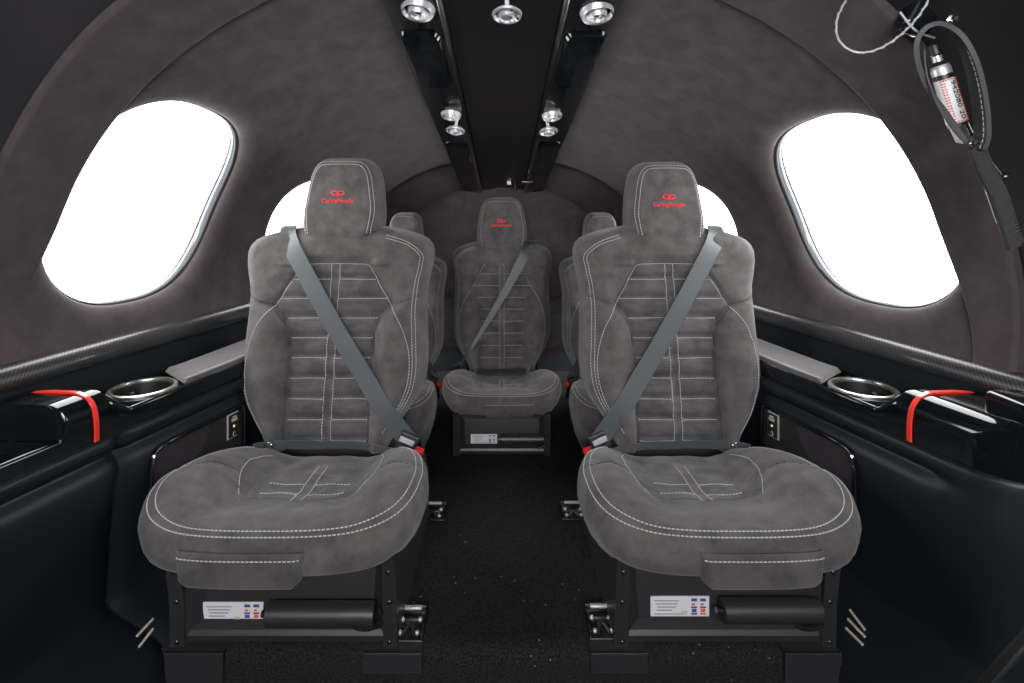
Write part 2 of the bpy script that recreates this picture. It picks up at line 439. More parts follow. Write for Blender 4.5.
# ------------------------------------------------------------------ side ledges
def xin(Y): return .870 - .268 * Y + .10 * max(0, Y - 1.15)
def ledge(side):
    left = side < 0
    root = thing('side_ledge', ('glossy black %s side ledge with cup holder and raised pod below the window' % ('left' if left else 'right')), 'side ledge', (side * .66, .8, .43))
    YF = .30 if left else .718
    cup = (.662, 1.012, .049); cup2 = (.722, .958, .020)
    ZT = .463
    def zt(X, Y):
        d = X - xin(Y)
        pod = 1 - sstep(.885, .925, Y)
        z = ZT + .042 * pod
        if left: 
            rec = 1 - sstep(.812, .820, Y)
            z = lerp(z, ZT - .008, rec); pod *= (1 - rec)
        R = lerp(.006, .034, pod)
        if d < R: z -= (R - math.sqrt(max(0, R * R - (R - d) ** 2))) * .95
        if not left:
            e = Y - YF; Re = .05
            if e < Re: z -= (Re - math.sqrt(max(0, Re * Re - (Re - e) ** 2))) * .9
        else:
            z -= .026 * (1 - sstep(.802, .805, Y)) * sstep(.010, .013, d)
        for cx_, cy_, r in (cup,):
            q = math.hypot(X - cx_, Y - cy_)
            z -= .062 * (1 - sstep(r * .93, r, q))
        return z
    mb = MB(); rows = []
    Y = YF
    ys = []
    while Y < 1.20: ys.append(Y); Y += .002 if Y > .64 else .02
    for Y in ys:
        x0 = xin(Y)
        if not left:
            e = Y - YF
            if e < .07: x0 += .07 - math.sqrt(.07 ** 2 - (.07 - e) ** 2)
        x1 = wallx(Y, .46) + .0
        row = [V((side * (x0 + .01), Y, .40)), V((side * (x0 + .001), Y, .425 if Y < .9 else lerp(.425, .440, min(1, (Y - .9) / .1))))]
        zz0 = zt(xin(Y), Y)
        row.append(V((side * x0, Y, min(zz0, .446))))
        for j in range(101):
            q = j / 100; q = q ** 1.25
            X = lerp(x0, x1, q); row.append(V((side * X, Y, zt(X, Y))))
        rows.append(row)
    mb.grid(rows, 'piano'); mb.cap([v for v in rows[0]] + [V((side * wallx(YF, .40), YF, .40))], 'piano')
    if not left:   # gloss block where the pod meets the door frame
        pass
    mb.build('ledge_top', root, auto=35)
    if not left:
        mb = MB(); mb.box((.80, .775, .435), (.15, .12, .18), 'piano', bev=.012); mb.build('end_block', root, auto=60)
    mb = MB(); cx_, cy_, r = cup
    zr = ZT + .0015
    mb.lathe([(r - .001, -.004), (r - .001, 0), (r + .0005, .0025), (r + .004, .003), (r + .0065, .0015), (r + .007, -.002)], (side * cx_, cy_, zr), (0, 0, 1), 'ring', 64)
    mb.lathe([(r * .965, .0), (r * .96, -.012), (r * .93, -.014)], (side * cx_, cy_, zr), (0, 0, 1), 'ring', 64)
    c = mb.build('cup_holder_ring', root); c['label'] = 'chrome ring'
    mb = MB()
    mb.lathe([(r * .92, -.003), (r * .9, -.03), (r * .82, -.055), (.001, -.057)], (side * cx_, cy_, zr), (0, 0, 1), 'rubber', 48)
    for a in (.5, 2.6, 4.7):
        mb.box((side * cx_ + math.cos(a) * r * .8, cy_ + math.sin(a) * r * .8, zr - .03), (.012, .012, .03), 'rubber', bev=.004)
    mb.build('cup_liner', root)
    mb = MB(); mb.lathe([(.0005, .0006), (cup2[2] - .004, .0006), (cup2[2] - .002, .002), (cup2[2], .0035), (cup2[2] + .003, .003), (cup2[2] + .005, -.001)], (side * cup2[0], cup2[1], ZT + .0005), (0, 0, 1), 'piano', 48)
    mb.build('small_tray_ring', root)
    # armrest pad
    mb = MB(); rows = []
    n = 60
    for i in range(n + 1):
        yy = i / n
        row = []
        for j in range(25):
            q = j / 24
            Xl = .003 + .108 * q
            Ys = 1.030 + .72 * Xl; Yv = lerp(Ys, 1.62, yy)
            X = xin(Yv) + Xl * lerp(1, .8, yy)
            e = min(min(q, 1 - q) * .108, (Yv - Ys) + .0001); R = .005
            h = .008 * math.sqrt(max(0, 1 - (1 - min(1, e / R)) ** 2))
            row.append(V((side * X, Yv, ZT + h - (.018 if q == 0 else 0))))
        rows.append(row)
    mb.grid(rows, 'pad')
    for off in (.017, .021):
        mb.stitch([V((side * (xin(y) + off - .005), y, ZT + .0088)) for y in [1.045 + .5 * t / 30 for t in range(31)]], 'thread', .0007)
    p = mb.build('armrest_pad', root); p['label'] = 'grey suede pad'
    mb = MB(); rows = []
    for i in range(40):
        Y = lerp(1.195, 1.7, i / 39); rows.append([V((side * (xin(Y) + .001), Y, .40)), V((side * (xin(Y)), Y, .455)), V((side * (xin(Y) + .003), Y, ZT)), V((side * wallx(Y, .46), Y, ZT))])
    mb.grid(rows, 'vinyl'); mb.build('ledge_rear', root)
    return root
ledge(-1); ledge(1)
# red straps over the pods
for side in (-1, 1):
    mb = MB(); Y = .862
    path = [(.772, .492), (.755, .502), (.72, .5065), (.70, .5068), (.675, .5068), (.664, .5045), (.652, .4985), (.643, .488), (.6385, .474), (.6365, .455), (.6365, .432)]
    pts = catmull([V((side * x, Y + .012 * (x - .64) / .1, z)) for x, z in path], 6)
    mb.ribbon(pts, (0, 1, 0), .0078, 'red', .003)
    tag(mb.build('retaining_strap', auto=50), 'red strap wrapped over the glossy black pod on the %s ledge' % ('left' if side < 0 else 'right'), 'strap')

# ------------------------------------------------------------------ lower side panels
PANEL = [(.004, .432), (-.004, .429), (-.007, .423), (-.006, .410), (.001, .402), (.006, .398), (.004, .393), (-.004, .388), (-.008, .37), (-.004, .33), (.002, .27), (.008, .19), (.010, .155), (.006, .142), (-.006, .132), (-.020, .123), (-.045, .108), (-.075, .086), (-.092, .06), (-.097, .02), (-.095, -.14)]
def hit_panel(px, py, side, lift=.0015):
    lo, hi = .5, 1.6; tb = sorted([(z, o) for o, z in PANEL])
    for _ in range(50):
        m = (lo + hi) / 2; p = at(px, py, m)
        if abs(p.x) < xin(m) + table(tb, p.z) - lift: lo = m
        else: hi = m
    return at(px, py, lo)
def side_panel(side, y0, y1, kind):
    left = side < 0
    where = 'left' if left else 'right'
    lab = ('black %s lower side panel %s' % (where, 'with vent slots and map pocket beside the seat' if kind == 'rear' else 'nearest the camera, ahead of the seam')) if left else 'black right lower side panel with vent slots, pocket and curved front end'
    root = bpy.data.objects.new('wall_lower_%s%s' % (where, '_front' if kind == 'front' else ''), None); COL.objects.link(root); root.location = (side * .6, (y0 + y1) / 2, 0); ORG[root.name] = V(root.location); struct(root, lab)
    prof = PANEL
    mb = MB(); rows = []
    ys = [lerp(y0, y1, i / 70) for i in range(71)]
    ZB = {}
    for Y in ys:
        e = min(Y - y0, (y1 - Y)) ; r = .010
        rin = (r - math.sqrt(max(0, r * r - (r - min(e, r)) ** 2)))
        if not left:
            R2 = .07; e2 = Y - y0
            if e2 < R2: rin = (R2 - math.sqrt(max(0, R2 * R2 - (R2 - e2) ** 2)))
        groove = 1.0
        if not left: groove = sstep(.80, .83, Y)
        row = []
        for o, z in prof:
            if 0.385 < z < .405: o = lerp(-.006, o, groove)
            row.append(V((side * (xin(Y) + o + rin), Y, z)))
        rows.append(row)
    mb.grid(rows, 'vinyl')
    if not left: mb.grid([[v + V((0, .0, 0)) for v in rows[0]], [V((.9, v.y, v.z)) for v in rows[0]]], 'vinyl')
    else: mb.grid([[v for v in rows[0]], [V((v.x - .06, v.y, v.z)) for v in rows[0]]], 'vinyl'); mb.grid([[v for v in rows[-1]], [V((v.x - .06, v.y, v.z)) for v in rows[-1]]], 'vinyl')
    mb.build('panel_body', root, auto=60)
    if kind == 'rear':
        # vent slots
        slots = [((137, 636), (153, 619)), ((139, 647), (153, 629))] if left else [((850, 610), (865, 630)), ((848, 619), (865, 637)), ((846, 628), (863, 645))]
        for q0, q1 in slots:
            mb = MB(); a = hit_panel(*q0, side); b = hit_panel(*q1, side); m = hit_panel((q0[0] + q1[0]) / 2, (q0[1] + q1[1]) / 2, side)
            mb.tube(catmull([a, m, b], 4), .0021, 'beige', 8)
            mb.build('vent_slot', root)
        # pocket: carbon edged frame
        path = [(.945, .22), (.945, .31), (.949, .360), (.962, .375), (1.0, .379), (1.13, .379), (1.155, .377), (1.163, .366), (1.165, .31), (1.165, .22)]
        def on(Y, z, o): return V((side * (xin(Y) + o), Y, z))
        pts = catmull([on(Y, z, -.010) for Y, z in path], 6)
        mb = MB(); mb.tube(pts, .0045, 'chrome' if False else 'piano', 10); mb.build('pocket_frame', root)
        mb = MB(); rr = [i for i in range(len(pts))]
        m0 = [p + V((-side * .003, -.0015, .0)) for p in pts]
        for seg in (m0[:22], m0[-19:]):
            mb = MB(); mb.tube(seg, .0016, 'chrome', 8)
            c = mb.build('pocket_trim', root); c['label'] = 'bright chrome edging'
        mb = MB()
        bp_ = [(1.16, .22), (1.16, .370), (.968, .373), (.949, .36), (.949, .22)]
        mb.cap([on(Y, z, -.0085) for Y, z in bp_], 'pocket')
        mb.build('pocket_fabric', root, smooth=False)
        mb = MB()
        sp = [(1.045, .315), (1.085, .372), (1.159, .372), (1.159, .30), (1.055, .305)]
        mb.cap([on(Y, z, -.011) for Y, z in sp], 'vinyl2'); mb.build('pocket_cover', root, smooth=False)
        # switch plate
        Yc = 1.128; zc_ = .348; th = math.atan2(.268, 1) * side
        R = Matrix.Rotation(th, 3, 'Z')
        c0 = on(Yc, zc_, -.013); mb = MB()
        mb.box(c0, (.003, .030, .050), 'silver', R, .001)
        mb.box(c0 + V((-side * .0012, 0, 0)), (.003, .026, .046), 'rubber', R, .001)
        sw = mb.build('switch_plate', root, smooth=False)
        mb = MB(); mb.box(c0 + V((-side * .004, 0, .012)), (.003, .014, .006), 'silver', R, .0008); mb.box(c0 + V((-side * .004, 0, .018)), (.003, .010, .002), 'silver', R, .0004); mb.build('switch_lever', sw, smooth=False)
        mb = MB(); mb.lathe([(.0005, .003), (.003, .003), (.004, 0)], c0 + V((-side * .003, 0, -.001)), (-side, 0, 0), 'gold', 16); mb.build('socket', sw)
        mb = MB(); mb.lathe([(.003, .001), (.005, .001), (.005, 0)], c0 + V((-side * .003, 0, -.017)), (-side, 0, 0), 'silver', 16); mb.build('jack', sw)
    return root
side_panel(-1, -.5, .897, 'front')
side_panel(-1, .903, 2.1, 'rear')
side_panel(1, .718, 2.1, 'rear')
# door sill strip low on the right
mb = MB()
pts = catmull([at(975, 695, .60), at(990, 678, .59), at(1008, 658, .58), at(1030, 634, .57), at(1060, 603, .555)], 5)
mb.tube(pts, .006, 'rubber', 8)
mb.ribbon([p + V((.0, -.006, .005)) for p in pts], (0, 1, 0), .006, 'metal_black', .003)
struct(mb.build('trim_5'), 'ribbed black rubber door seal at the lower right')

# ------------------------------------------------------------------ overhead console
def hw(Y): return .227 - .0505 * (Y - 1.03)
def ztop(Y): return Z0 + fb(Y)
def cons_row(Y):
    w = hw(Y); zt_ = ztop(Y); zw = Z0 + fb(Y) * math.sqrt(1 - (w / fa(Y)) ** 2)
    zs = zt_ - .044; zr = zt_ - .030
    half = [(1.0, zw + .01), (.995, zw - .006), (.98, zw - .012), (.95, zw - .0145), (.75, lerp(zw - .0145, zs, .55)), (.56, zs), (.535, zs - .001), (.52, zs + .002), (.50, zs + .012), (.48, zr - .001), (.3, zr + .002), (.15, zr + .008), (0, zr + .009)]
    L = [V((-f * w, Y, z)) for f, z in half]; R = [V((f * w, Y, z)) for f, z in half[:-1]][::-1]
    return L + R
cons = thing('overhead_console', 'long black carbon fibre overhead console on the cabin ceiling', 'overhead console', (0, 1.5, 1.0))
mb = MB(); rows = [cons_row(lerp(.55, 2.26, i / 60)) for i in range(61)]
n = len(rows[0])
mb.grid(rows, None, mfn=lambda i, j: 'carbon_gloss' if (4 <= j < 8 or n - 9 <= j < n - 5) else 'edge' if (j < 4 or j >= n - 5 or j in (8, n - 10)) else 'carbon_matte')
mb.cap(rows[-1], 'carbon_gloss'); mb.build('console_body', cons, auto=30)
def strip_z(x, Y):
    r = cons_row(Y); ax = abs(x)
    pts = sorted([(abs(p.x), p.z) for p in r[:13]]); return table(pts, ax)
def lid(side, y0, y1):
    mb = MB(); rows = []
    N = 40; M_ = 16
    for i in range(N + 1):
        q = i / N; Y = lerp(y0, y1, q); w = hw(Y); row = []
        for j in range(M_ + 1):
            p = j / M_; xc = .765; hwid = .195
            e = min((Y - y0) * 1.0, (y1 - Y)); r = .035
            ww = hwid * w - (r - math.sqrt(max(0, r * r - (r - min(r, e)) ** 2))) * .6
            x = xc * w + (p * 2 - 1) * ww
            ed = min(e, ww * min(p, 1 - p) * 2); h = .008 * math.sqrt(max(0, 1 - (1 - min(1, ed / .008)) ** 2))
            row.append(V((side * x, Y, strip_z(x, Y) - .0005 - h)))
        rows.append(row)
    mb.grid(rows, 'piano'); return mb.build('hatch_lid', cons)
for s in (-1, 1): lid(s, 1.10, 1.335); lid(s, 1.70, 2.2)
mb = MB()
z = strip_z(.12, 1.32)
# small end markings and handset at the aft end

def atc(px, py, dz=0.0):   # where a viewing ray meets the underside of the console
    lo, hi = .6, 2.4
    for _ in range(50):
        mid = (lo + hi) / 2; p = at(px, py, mid)
        if p.z < strip_z(p.x, mid) - dz: lo = mid
        else: hi = mid
    return at(px, py, lo)
p = atc(509, 183, .006); mb.box(p, (.016, .012, .014), 'label', None, .001); mb.build('white_tag', cons)['label'] = 'small white tag'
mb = MB(); p = atc(515, 184, .008); mb.tube([p + V((0, .01, .02)), p, p + V((0, -.004, -.022))], .008, 'metal_gloss', 12); mb.build('hook', cons)
mb = MB()
mb.box(atc(527, 182, .002), (.040, .05, .003), 'print')
mb.build('placard', cons, smooth=False)
def lamp(kind, x, Y, r, label, group):
    z = strip_z(x, Y)
    tilt = V((0, -.26, -1)).normalized()
    if abs(x) > .05: tilt = V((math.copysign(-.10, x), -.26, -1)).normalized()
    root = thing(kind, label, 'reading light' if kind == 'reading_light' else 'air vent', (x, Y, z), group)
    c = V((x, Y, z))
    if kind == 'reading_light':
        mb = MB(); mb.lathe([(r * 1.05, -.002), (r, .006), (r * .93, .010), (r * .86, .008), (r * .80, .002), (r * .60, -.002)], c, tilt, 'silver', 40); mb.build('bezel', root)
        mb = MB(); mb.lathe([(r * .62, -.002), (r * .58, .010), (r * .5, .015), (r * .42, .014), (r * .36, .008), (r * .1, .004), (.0003, .004)], c, tilt, 'silver', 32); mb.build('eyeball', root)
        mb = MB(); mb.lathe([(r * .33, .0075), (r * .2, .010), (.0003, .0105)], c, tilt, 'chrome', 20); mb.build('lens', root)
    else:
        d = .034
        mb = MB(); mb.lathe([(.0042, -.004), (.0042, .022), (.0065, .024), (.0065, d)], c, tilt, 'label', 16); mb.build('stem', root)
        mb = MB(); mb.lathe([(.006, d - .004), (r * .8, d - .002), (r, d + .003), (r * .97, d + .007), (r * .86, d + .008), (r * .68, d + .003), (r * .6, d + .004), (r * .55, d + .012), (r * .45, d + .014), (r * .36, d + .010), (.0003, d + .008)], c, tilt, 'silver', 40); mb.build('dish', root)
        for a in range(4):
            mb = MB(); an = a * PI / 2 + .4; u = tilt.orthogonal().normalized(); w = tilt.cross(u)
            mb.lathe([(.0003, d + .0085), (.0025, d + .008), (.0025, d + .004)], c + (u * math.cos(an) + w * math.sin(an)) * r * .78, tilt, 'metal_black', 8)
            mb.build('screw', root)
    return root
for px, py, r, lab in [(418, 9, .031, 'larger silver reading light at the left front of the overhead console'), (597, 12, .031, 'larger silver reading light at the right front of the overhead console'),
                       (451, 114, .0265, 'small silver reading light on the left strip, nearer the camera than the vent beside it'), (552, 115, .0265, 'small silver reading light on the right strip, nearer the camera than the vent beside it')]:
    p = atc(px, py); lamp('reading_light', p.x, p.y, r, lab, 'silver reading lights on the overhead console')
for px, py, r, lab in [(507, 15, .028, 'silver stemmed air vent hanging at the centre front of the ceiling console'), (457, 130, .026, 'silver stemmed air vent on the left console strip behind the reading light'), (547, 131, .026, 'silver stemmed air vent on the right console strip behind the reading light')]:
    p = atc(px, py, .034); lamp('air_vent', p.x, p.y, r, lab, 'stemmed silver air vents on the overhead console')

# ------------------------------------------------------------------ seats
def pillow(T, tb, tilt, y0, z0, dfn, back, R, mat, perf=None, nz=110, nx=88, Rb=None, mfn=None):
    """upholstered slab: tb = half width against height, dfn(x,z) = depth of the front face"""
    mb = MB(T); za, zb = tb[0][0], tb[-1][0]
    Rb = Rb or R
    def edge(x, z, w):
        sl = 1.0
        e = min(w - abs(x), zb - z, z - za)
        return max(0, e)
    def front(x, z, raw=False):
        w = table(tb, z); e = edge(x, z, w)
        k = math.sqrt(max(0, 1 - (1 - min(1, e / R)) ** 2))
        d = dfn(x, z) * k
        return V((x, y0 + (z - z0) * tilt - d, z))
    rowsF = []; rowsB = []; zs = []
    for i in range(nz + 1):
        q = i / nz; q = .5 - .5 * math.cos(PI * q) if False else q
        # denser rows near top and bottom
        q = q + .06 * math.sin(2 * PI * q) * -1
        z = lerp(za, zb, q); zs.append(z); w = table(tb, z); rf = []; rb = []
        for j in range(nx + 1):
            s_ = -1 + 2 * j / nx; s_ = math.sin(s_ * PI / 2) * .35 + s_ * .65
            x = s_ * w; rf.append(front(x, z))
            e = edge(x, z, w); k = math.sqrt(max(0, 1 - (1 - min(1, e / Rb)) ** 2))
            rb.append(V((x, y0 + (z - z0) * tilt + back * k, z)))
        rowsF.append(rf); rowsB.append(rb)
    mb.grid(rowsF, mat, mfn=(lambda i, j: mfn((rowsF[i][j].x + rowsF[i + 1][j + 1].x) / 2, (rowsF[i][j].z + rowsF[i + 1][j + 1].z) / 2)) if mfn else None)
    mb.grid(rowsB, mat)
    return mb, front
TB_BACK = [(.205, .128), (.212, .138), (.235, .148), (.264, .162), (.29, .180), (.316, .198), (.34, .210), (.365, .219), (.402, .223), (.44, .222), (.50, .219), (.55, .2175), (.59, .219), (.62, .225), (.655, .232), (.68, .232), (.695, .227), (.708, .215), (.718, .195), (.727, .165), (.735, .13), (.742, .09)]
def cpw(z):
    return table([(.20, .098), (.25, .098), (.42, .098), (.49, .104), (.525, .115), (.55, .138), (.56, .140), (.645, .086)], z)
ROWS = [.245 + .0465 * i for i in range(9)]
def seat_depth(x, z):
    ax = abs(x); w = table(TB_BACK, z); cp = cpw(z)
    top = .648
    d = .070
    if z < top:
        if ax < cp:
            g = min(abs(z - r) for r in ROWS)
            d = .064 + .0065 * (1 - math.exp(-(g / .008) ** 2))
            d -= .004 * math.exp(-(max(0, ax - .004) / .004) ** 2)
        q = (ax - cp) / max(.02, w - cp)
        if q > 0:
            lift = .033 * math.sin(PI * min(1, q * 1.0) ** .8) * (1 - sstep(.50, .60, z)) + .010 * sstep(.0, .5, q) * sstep(.5, .6, z)
            d = .072 + lift
        d -= .006 * math.exp(-((ax - cp) / .004) ** 2)
    else:
        d = .0715 + .0105 * max(sstep(top, top + .03, z), sstep(.084, .10, ax))
        d -= .0035 * math.exp(-((z - top) / .0035) ** 2) * (1 if ax < .086 else 0)
    # seam between bolster and shoulder
    if ax > .139:
        zz = .548 + (ax - .139) * .35
        d -= .005 * math.exp(-((z - zz) / .004) ** 2)
    # outer bolster seam line
    d += .0025 * math.sin(x * 40 + z * 17) * math.sin(z * 31 + 1) + .0012 * math.sin(x * 90 - z * 60) * math.sin(z * 75 + x * 20)
    return d
def bseam(z): return table([(.26, .128), (.30, .155), (.35, .180), (.40, .190), (.45, .187), (.50, .172), (.53, .155), (.55, .139)], z)
TB_HEAD = [(.692, .034), (.695, .048), (.702, .062), (.713, .075), (.727, .087), (.745, .0925), (.78, .092), (.83, .087), (.865, .082), (.888, .076), (.903, .068), (.913, .058), (.920, .046), (.924, .032)]
def logo(root_head, T, x, y, z, size):
    parts = []
    c = bpy.data.curves.new('logo_text', 'FONT'); c.body = 'CaringPeople'; c.size = size; c.align_x = 'CENTER'; c.extrude = .0006; c.offset = .00012
    o = bpy.data.objects.new('logo_text', c); COL.objects.link(o)
    bpy.context.view_layer.update()
    me = bpy.data.meshes.new_from_object(o.evaluated_get(bpy.context.evaluated_depsgraph_get()))
    mb = MB(T)
    mb.add([V((x + v.co.x * .98, y - v.co.z, z + v.co.y)) for v in me.vertices], [list(p.vertices) for p in me.polygons], 'redlogo')
    COL.objects.unlink(o); bpy.data.objects.remove(o); bpy.data.curves.remove(c); bpy.data.meshes.remove(me)
    # two joined loops above the words
    zz = z + size * 1.75; r = size * .36; k = size * .46
    def loop(sx):
        pts = []
        for i in range(25):
            a = 2 * PI * i / 24; pts.append(V((x + sx * k * 1.15 + math.cos(a) * r * 1.35, y, zz + math.sin(a) * r)))
        return pts
    mb.tube(loop(-1)[:-1], size * .11, 'redlogo', 6, closed=True)
    mb.tube(loop(1)[:-1], size * .11, 'redlogo', 6, closed=True)
    mb.tube([V((x - k * .1, y, zz + r * .6)), V((x - k * .05, y, zz - r * 1.9))], size * .10, 'redlogo', 6)
    return mb.build('embroidered_logo', root_head, smooth=False)

def make_seat(X, Y, Zo, s, side, label, full=True, skirt=0.0, hz=0.0, backdx=None, backw=1.0, belt=True, belt_w=None, baseon=True, group=None, wx=1.0, head_logo=True, badges=1, dim=False, bz=1.0, hx=1.1, cz=0.0, hdx=0.0, basedx=0.0):
    """side: -1 = seat on the left of the picture. Local frame is at scale 1; out = outboard direction"""
    T = SCL @ Matrix.Translation((X, Y, Zo)) @ Matrix.Diagonal((s * wx, s, s, 1))
    backdx = (side * .022 if full else 0) if backdx is None else backdx
    Tb = SCL @ Matrix.Translation((X + backdx, Y, Zo + s * .2 * (1 - bz))) @ Matrix.Diagonal((s * wx * backw * 1.04, s, s * bz, 1))
    out = side if side else -1
    root = thing('cabin_seat', label, 'seat', SCL @ V((X, Y, Zo)), group)
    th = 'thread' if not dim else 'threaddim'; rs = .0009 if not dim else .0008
    nz, nx = (120, 92) if full else (80, 60)
    tilt = .20; yb, zb = .36, .20
    def mf(x, z):
        return 'perf' if (abs(x) < cpw(z) - .003 and .205 < z < .645 and abs(x) > .009) else 'seat'
    mb, fr = pillow(Tb, TB_BACK, tilt, yb, zb, seat_depth, .05, .038, 'seat', nz=nz, nx=nx, mfn=mf)
    L = .0008
    def line(pts, n=10, lift=L, thr=th):
        q = catmull([V((a, 0, b)) for a, b in pts], n)
        mb.stitch([fr(p.x, p.z) + V((0, -lift, 0)) for p in q], thr, rs)
    # panel outline, channels and centre strip
    line([(-.139, .548), (-.11, .598), (-.086, .640), (-.076, .648), (-.04, .650), (.04, .650), (.076, .648), (.086, .640), (.11, .598), (.139, .548)], 8)
    for sx in (-1, 1):
        line([(sx * .010, .648), (sx * .010, .45), (sx * .010, .235)], 14)
        for r in ROWS:
            w = cpw(r) - .006
            for dz in (-.005,):
                line([(sx * .013, r + dz), (sx * w * .5, r + dz), (sx * w, r + dz)], 5)
        line([(sx * bseam(z), z) for z in (.27, .30, .35, .40, .45, .50, .53, .548)], 5)
        line([(sx * .139, .552), (sx * .18, .566), (sx * .205, .574)], 5, thr='seam')
        line([(sx * .139, .545), (sx * .120, .522), (sx * .104, .49), (sx * .100, .45), (sx * .100, .24)], 10, thr='seam')
    for o in (.020, .027):
        line([(-out * (table(TB_BACK, z) - o), z) for z in (.30, .35, .40, .45, .5, .55, .6, .64, .67)] + [(-out * (.195 - o + .018), .693 - (o - .02) * .4), (-out * .165, .709 - (o - .02)), (-out * .12, .722 - (o - .02))], 5)
    mb.build('backrest', root, auto=80)
    # headrest
    def hd(x, z): return .078 + .010 * sstep(.76, .70, z) * 0 + .006 * math.cos(x * 9)
    Th = Tb @ Matrix.Translation((hdx, 0, hz)) @ Matrix.Diagonal((hx, 1, 1, 1))
    mb, fh = pillow(Th, TB_HEAD, tilt, yb + .005, zb, hd, .055, .026, 'seat', nz=50, nx=40)
    for o in ((.013, .020) if full else (.015,)):
        pts = [(-(table(TB_HEAD, z) - o), z) for z in (.725, .78, .83, .86, .88)] + [(-.054 + (o - .013) * .6, .901 - (o - .013)), (-.034, .909 - (o - .013)), (.034, .909 - (o - .013)), (.054 - (o - .013) * .6, .901 - (o - .013))] + [((table(TB_HEAD, z) - o), z) for z in (.88, .86, .83, .78, .725)]
        q = catmull([V((a, 0, b)) for a, b in pts], 8)
        mb.stitch([fh(p.x, p.z) + V((0, -L, 0)) for p in q], th, rs)
    hr = mb.build('headrest', root, auto=80)
    if head_logo:
        p = fh(0, .81); logo(hr, Th, -.002, p.y - .002, .804, .0138)
    mb = MB(Tb)
    mb.box((0, yb + .055, .708), (.05, .03, .02), 'rubber', None, .003)
    mb.build('headrest_post', root)
    for sx in ((out,) if badges == 1 else (-1, 1)):
        mb = MB(Tb); p = fr(sx * .117, .245)
        mb.lathe([(.0095, -.004), (.0095, .003), (.008, .005), (.0005, .0055)], p, (0, -1, .1), 'chrome', 24)
        b = mb.build('round_badge', root); b['label'] = 'round chrome badge'
    mb = MB(Tb); mb.box((0, yb + .03, .165), (.30, .05, .17), 'metal_black', None, .008); mb.build('back_frame', root)
    # ---------------- cushion
    def outline(ph):
        # front is -y; superellipse with a tapering rear
        c, sn = math.cos(ph), math.sin(ph)
        n = 2.9 if sn < 0 else 4.0
        r = (abs(c) ** n + abs(sn) ** n) ** (-1 / n)
        x = .254 * r * c; y = (.155 if sn < 0 else .25) * r * sn
        if y > 0: x *= 1 - .24 * (y / .25) ** 1.4
        return x, y + .045
    def toph(x, y):
        # y local: -.11 front .. .295 rear
        ax = abs(x)
        base = cz + lerp(.266, .243, sstep(-.08, .28, y))
        bol = .034 * sstep(.115, .19, ax) * sstep(-.11, .04, y) * (1 - .7 * sstep(.12, .30, y))
        dish = -.026 * (1 - sstep(.085, .145, ax)) * sstep(-.06, .09, y)
        inn = (1 - sstep(.13, .20, ax)) * sstep(-.07, .02, y)
        wob = .003 * math.sin(x * 31 + y * 13) * math.sin(y * 27 + 2 + x * 9) * inn
        rib = 0
        if ax < .1 and y > .03:
            g = min(abs(y - (.06 + .045 * i)) for i in range(6)); rib = -.003 * math.exp(-(g / .005) ** 2)
        # seam arcs round the seating panel
        sx_ = table([(.03, .095), (.08, .118), (.13, .134), (.19, .134), (.24, .118)], y)
        arc = -.005 * math.exp(-((ax - sx_) / .005) ** 2) * sstep(.02, .05, y)
        if ax > .128: arc -= .004 * math.exp(-((y - (.12 - (ax - .13) * .36)) / .004) ** 2)
        wob += .0018 * math.sin(x * 70 + y * 45) * math.sin(y * 80 - x * 30) * inn
        return base + bol + dish + wob + rib + arc
    mb = MB(T); NP = 180 if full else 110; rows = []
    rads = [0.002, .1, .2, .3, .38, .45, .51, .56, .61, .65, .69, .73, .77, .81, .85, .88, .905, .92, .935, .955, .975, .99, 1.0]
    cx0, cy0 = 0, .06
    def ring(r, dz=0, bulge=0.0, zabs=None):
        row = []
        for i in range(NP):
            ph = 2 * PI * i / NP; x, y = outline(ph)
            px_, py_ = lerp(cx0, x, r), lerp(cy0, y, r)
            nx_ = V((x, (y - .05) * 1.4)).normalized() if False else V((x, y - cy0)).normalized()
            if bulge:
                bb = lerp(bulge[1], bulge[0], 1 - sstep(-.09, -.01, y)); px_ += nx_.x * bb; py_ += nx_.y * bb
            if zabs is None:
                z = toph(px_, py_)
                z -= .020 * (1 - math.sqrt(max(0, 1 - max(0, (r - .86) / .14) ** 2)))
            else:
                frontness = sstep(.05, -.08, y) if False else 1 - sstep(-.08, .03, y)
                zt_ = toph(x, y) - .020; zbot = lerp(.136, .192, frontness) + cz * .5
                if y > .02: zbot = lerp(.136, .20, sstep(.02, .14, y))
                zbot -= skirt * (1 - frontness * .6)
                z = lerp(zt_, zbot, zabs)
            row.append(V((px_, py_, z)))
        return row
    for r in rads: rows.append(ring(r))
    for q, bf, bs in [(.10, .003, .003), (.22, .0055, .004), (.4, .007, -.004), (.6, .006, -.016), (.78, .002, -.034), (.9, -.004, -.050), (.97, -.010, -.060), (1.0, -.018, -.070)]: rows.append(ring(1, 0, (bf, bs), q))
    rows.append(ring(.5, 0, 0, None)); rows[-1] = [V((p.x, p.y, .165)) for p in rows[-1]]
    def pm(i, j):
        a = rows[i][j]
        return 'perf' if (abs(a.x) < .112 and .062 < a.y < .25 and abs(a.x) > .009 and i < 20) else 'seat'
    mb.grid(rows, 'seat', True, pm)
    for rr in (.915, .965):
        pts = []
        for i in range(NP + 1):
            ph = 2 * PI * i / NP; x, y = outline(ph); px_, py_ = lerp(cx0, x, rr), lerp(cy0, y, rr)
            if py_ > .24: continue
            z = toph(px_, py_) - .020 * (1 - math.sqrt(max(0, 1 - max(0, (rr - .86) / .14) ** 2)))
            pts.append((ph, V((px_, py_, z + .0008))))
        pts.sort(key=lambda t: (t[0] - PI / 2) % (2 * PI)); mb.stitch([p for _, p in pts], th, rs * 1.1)
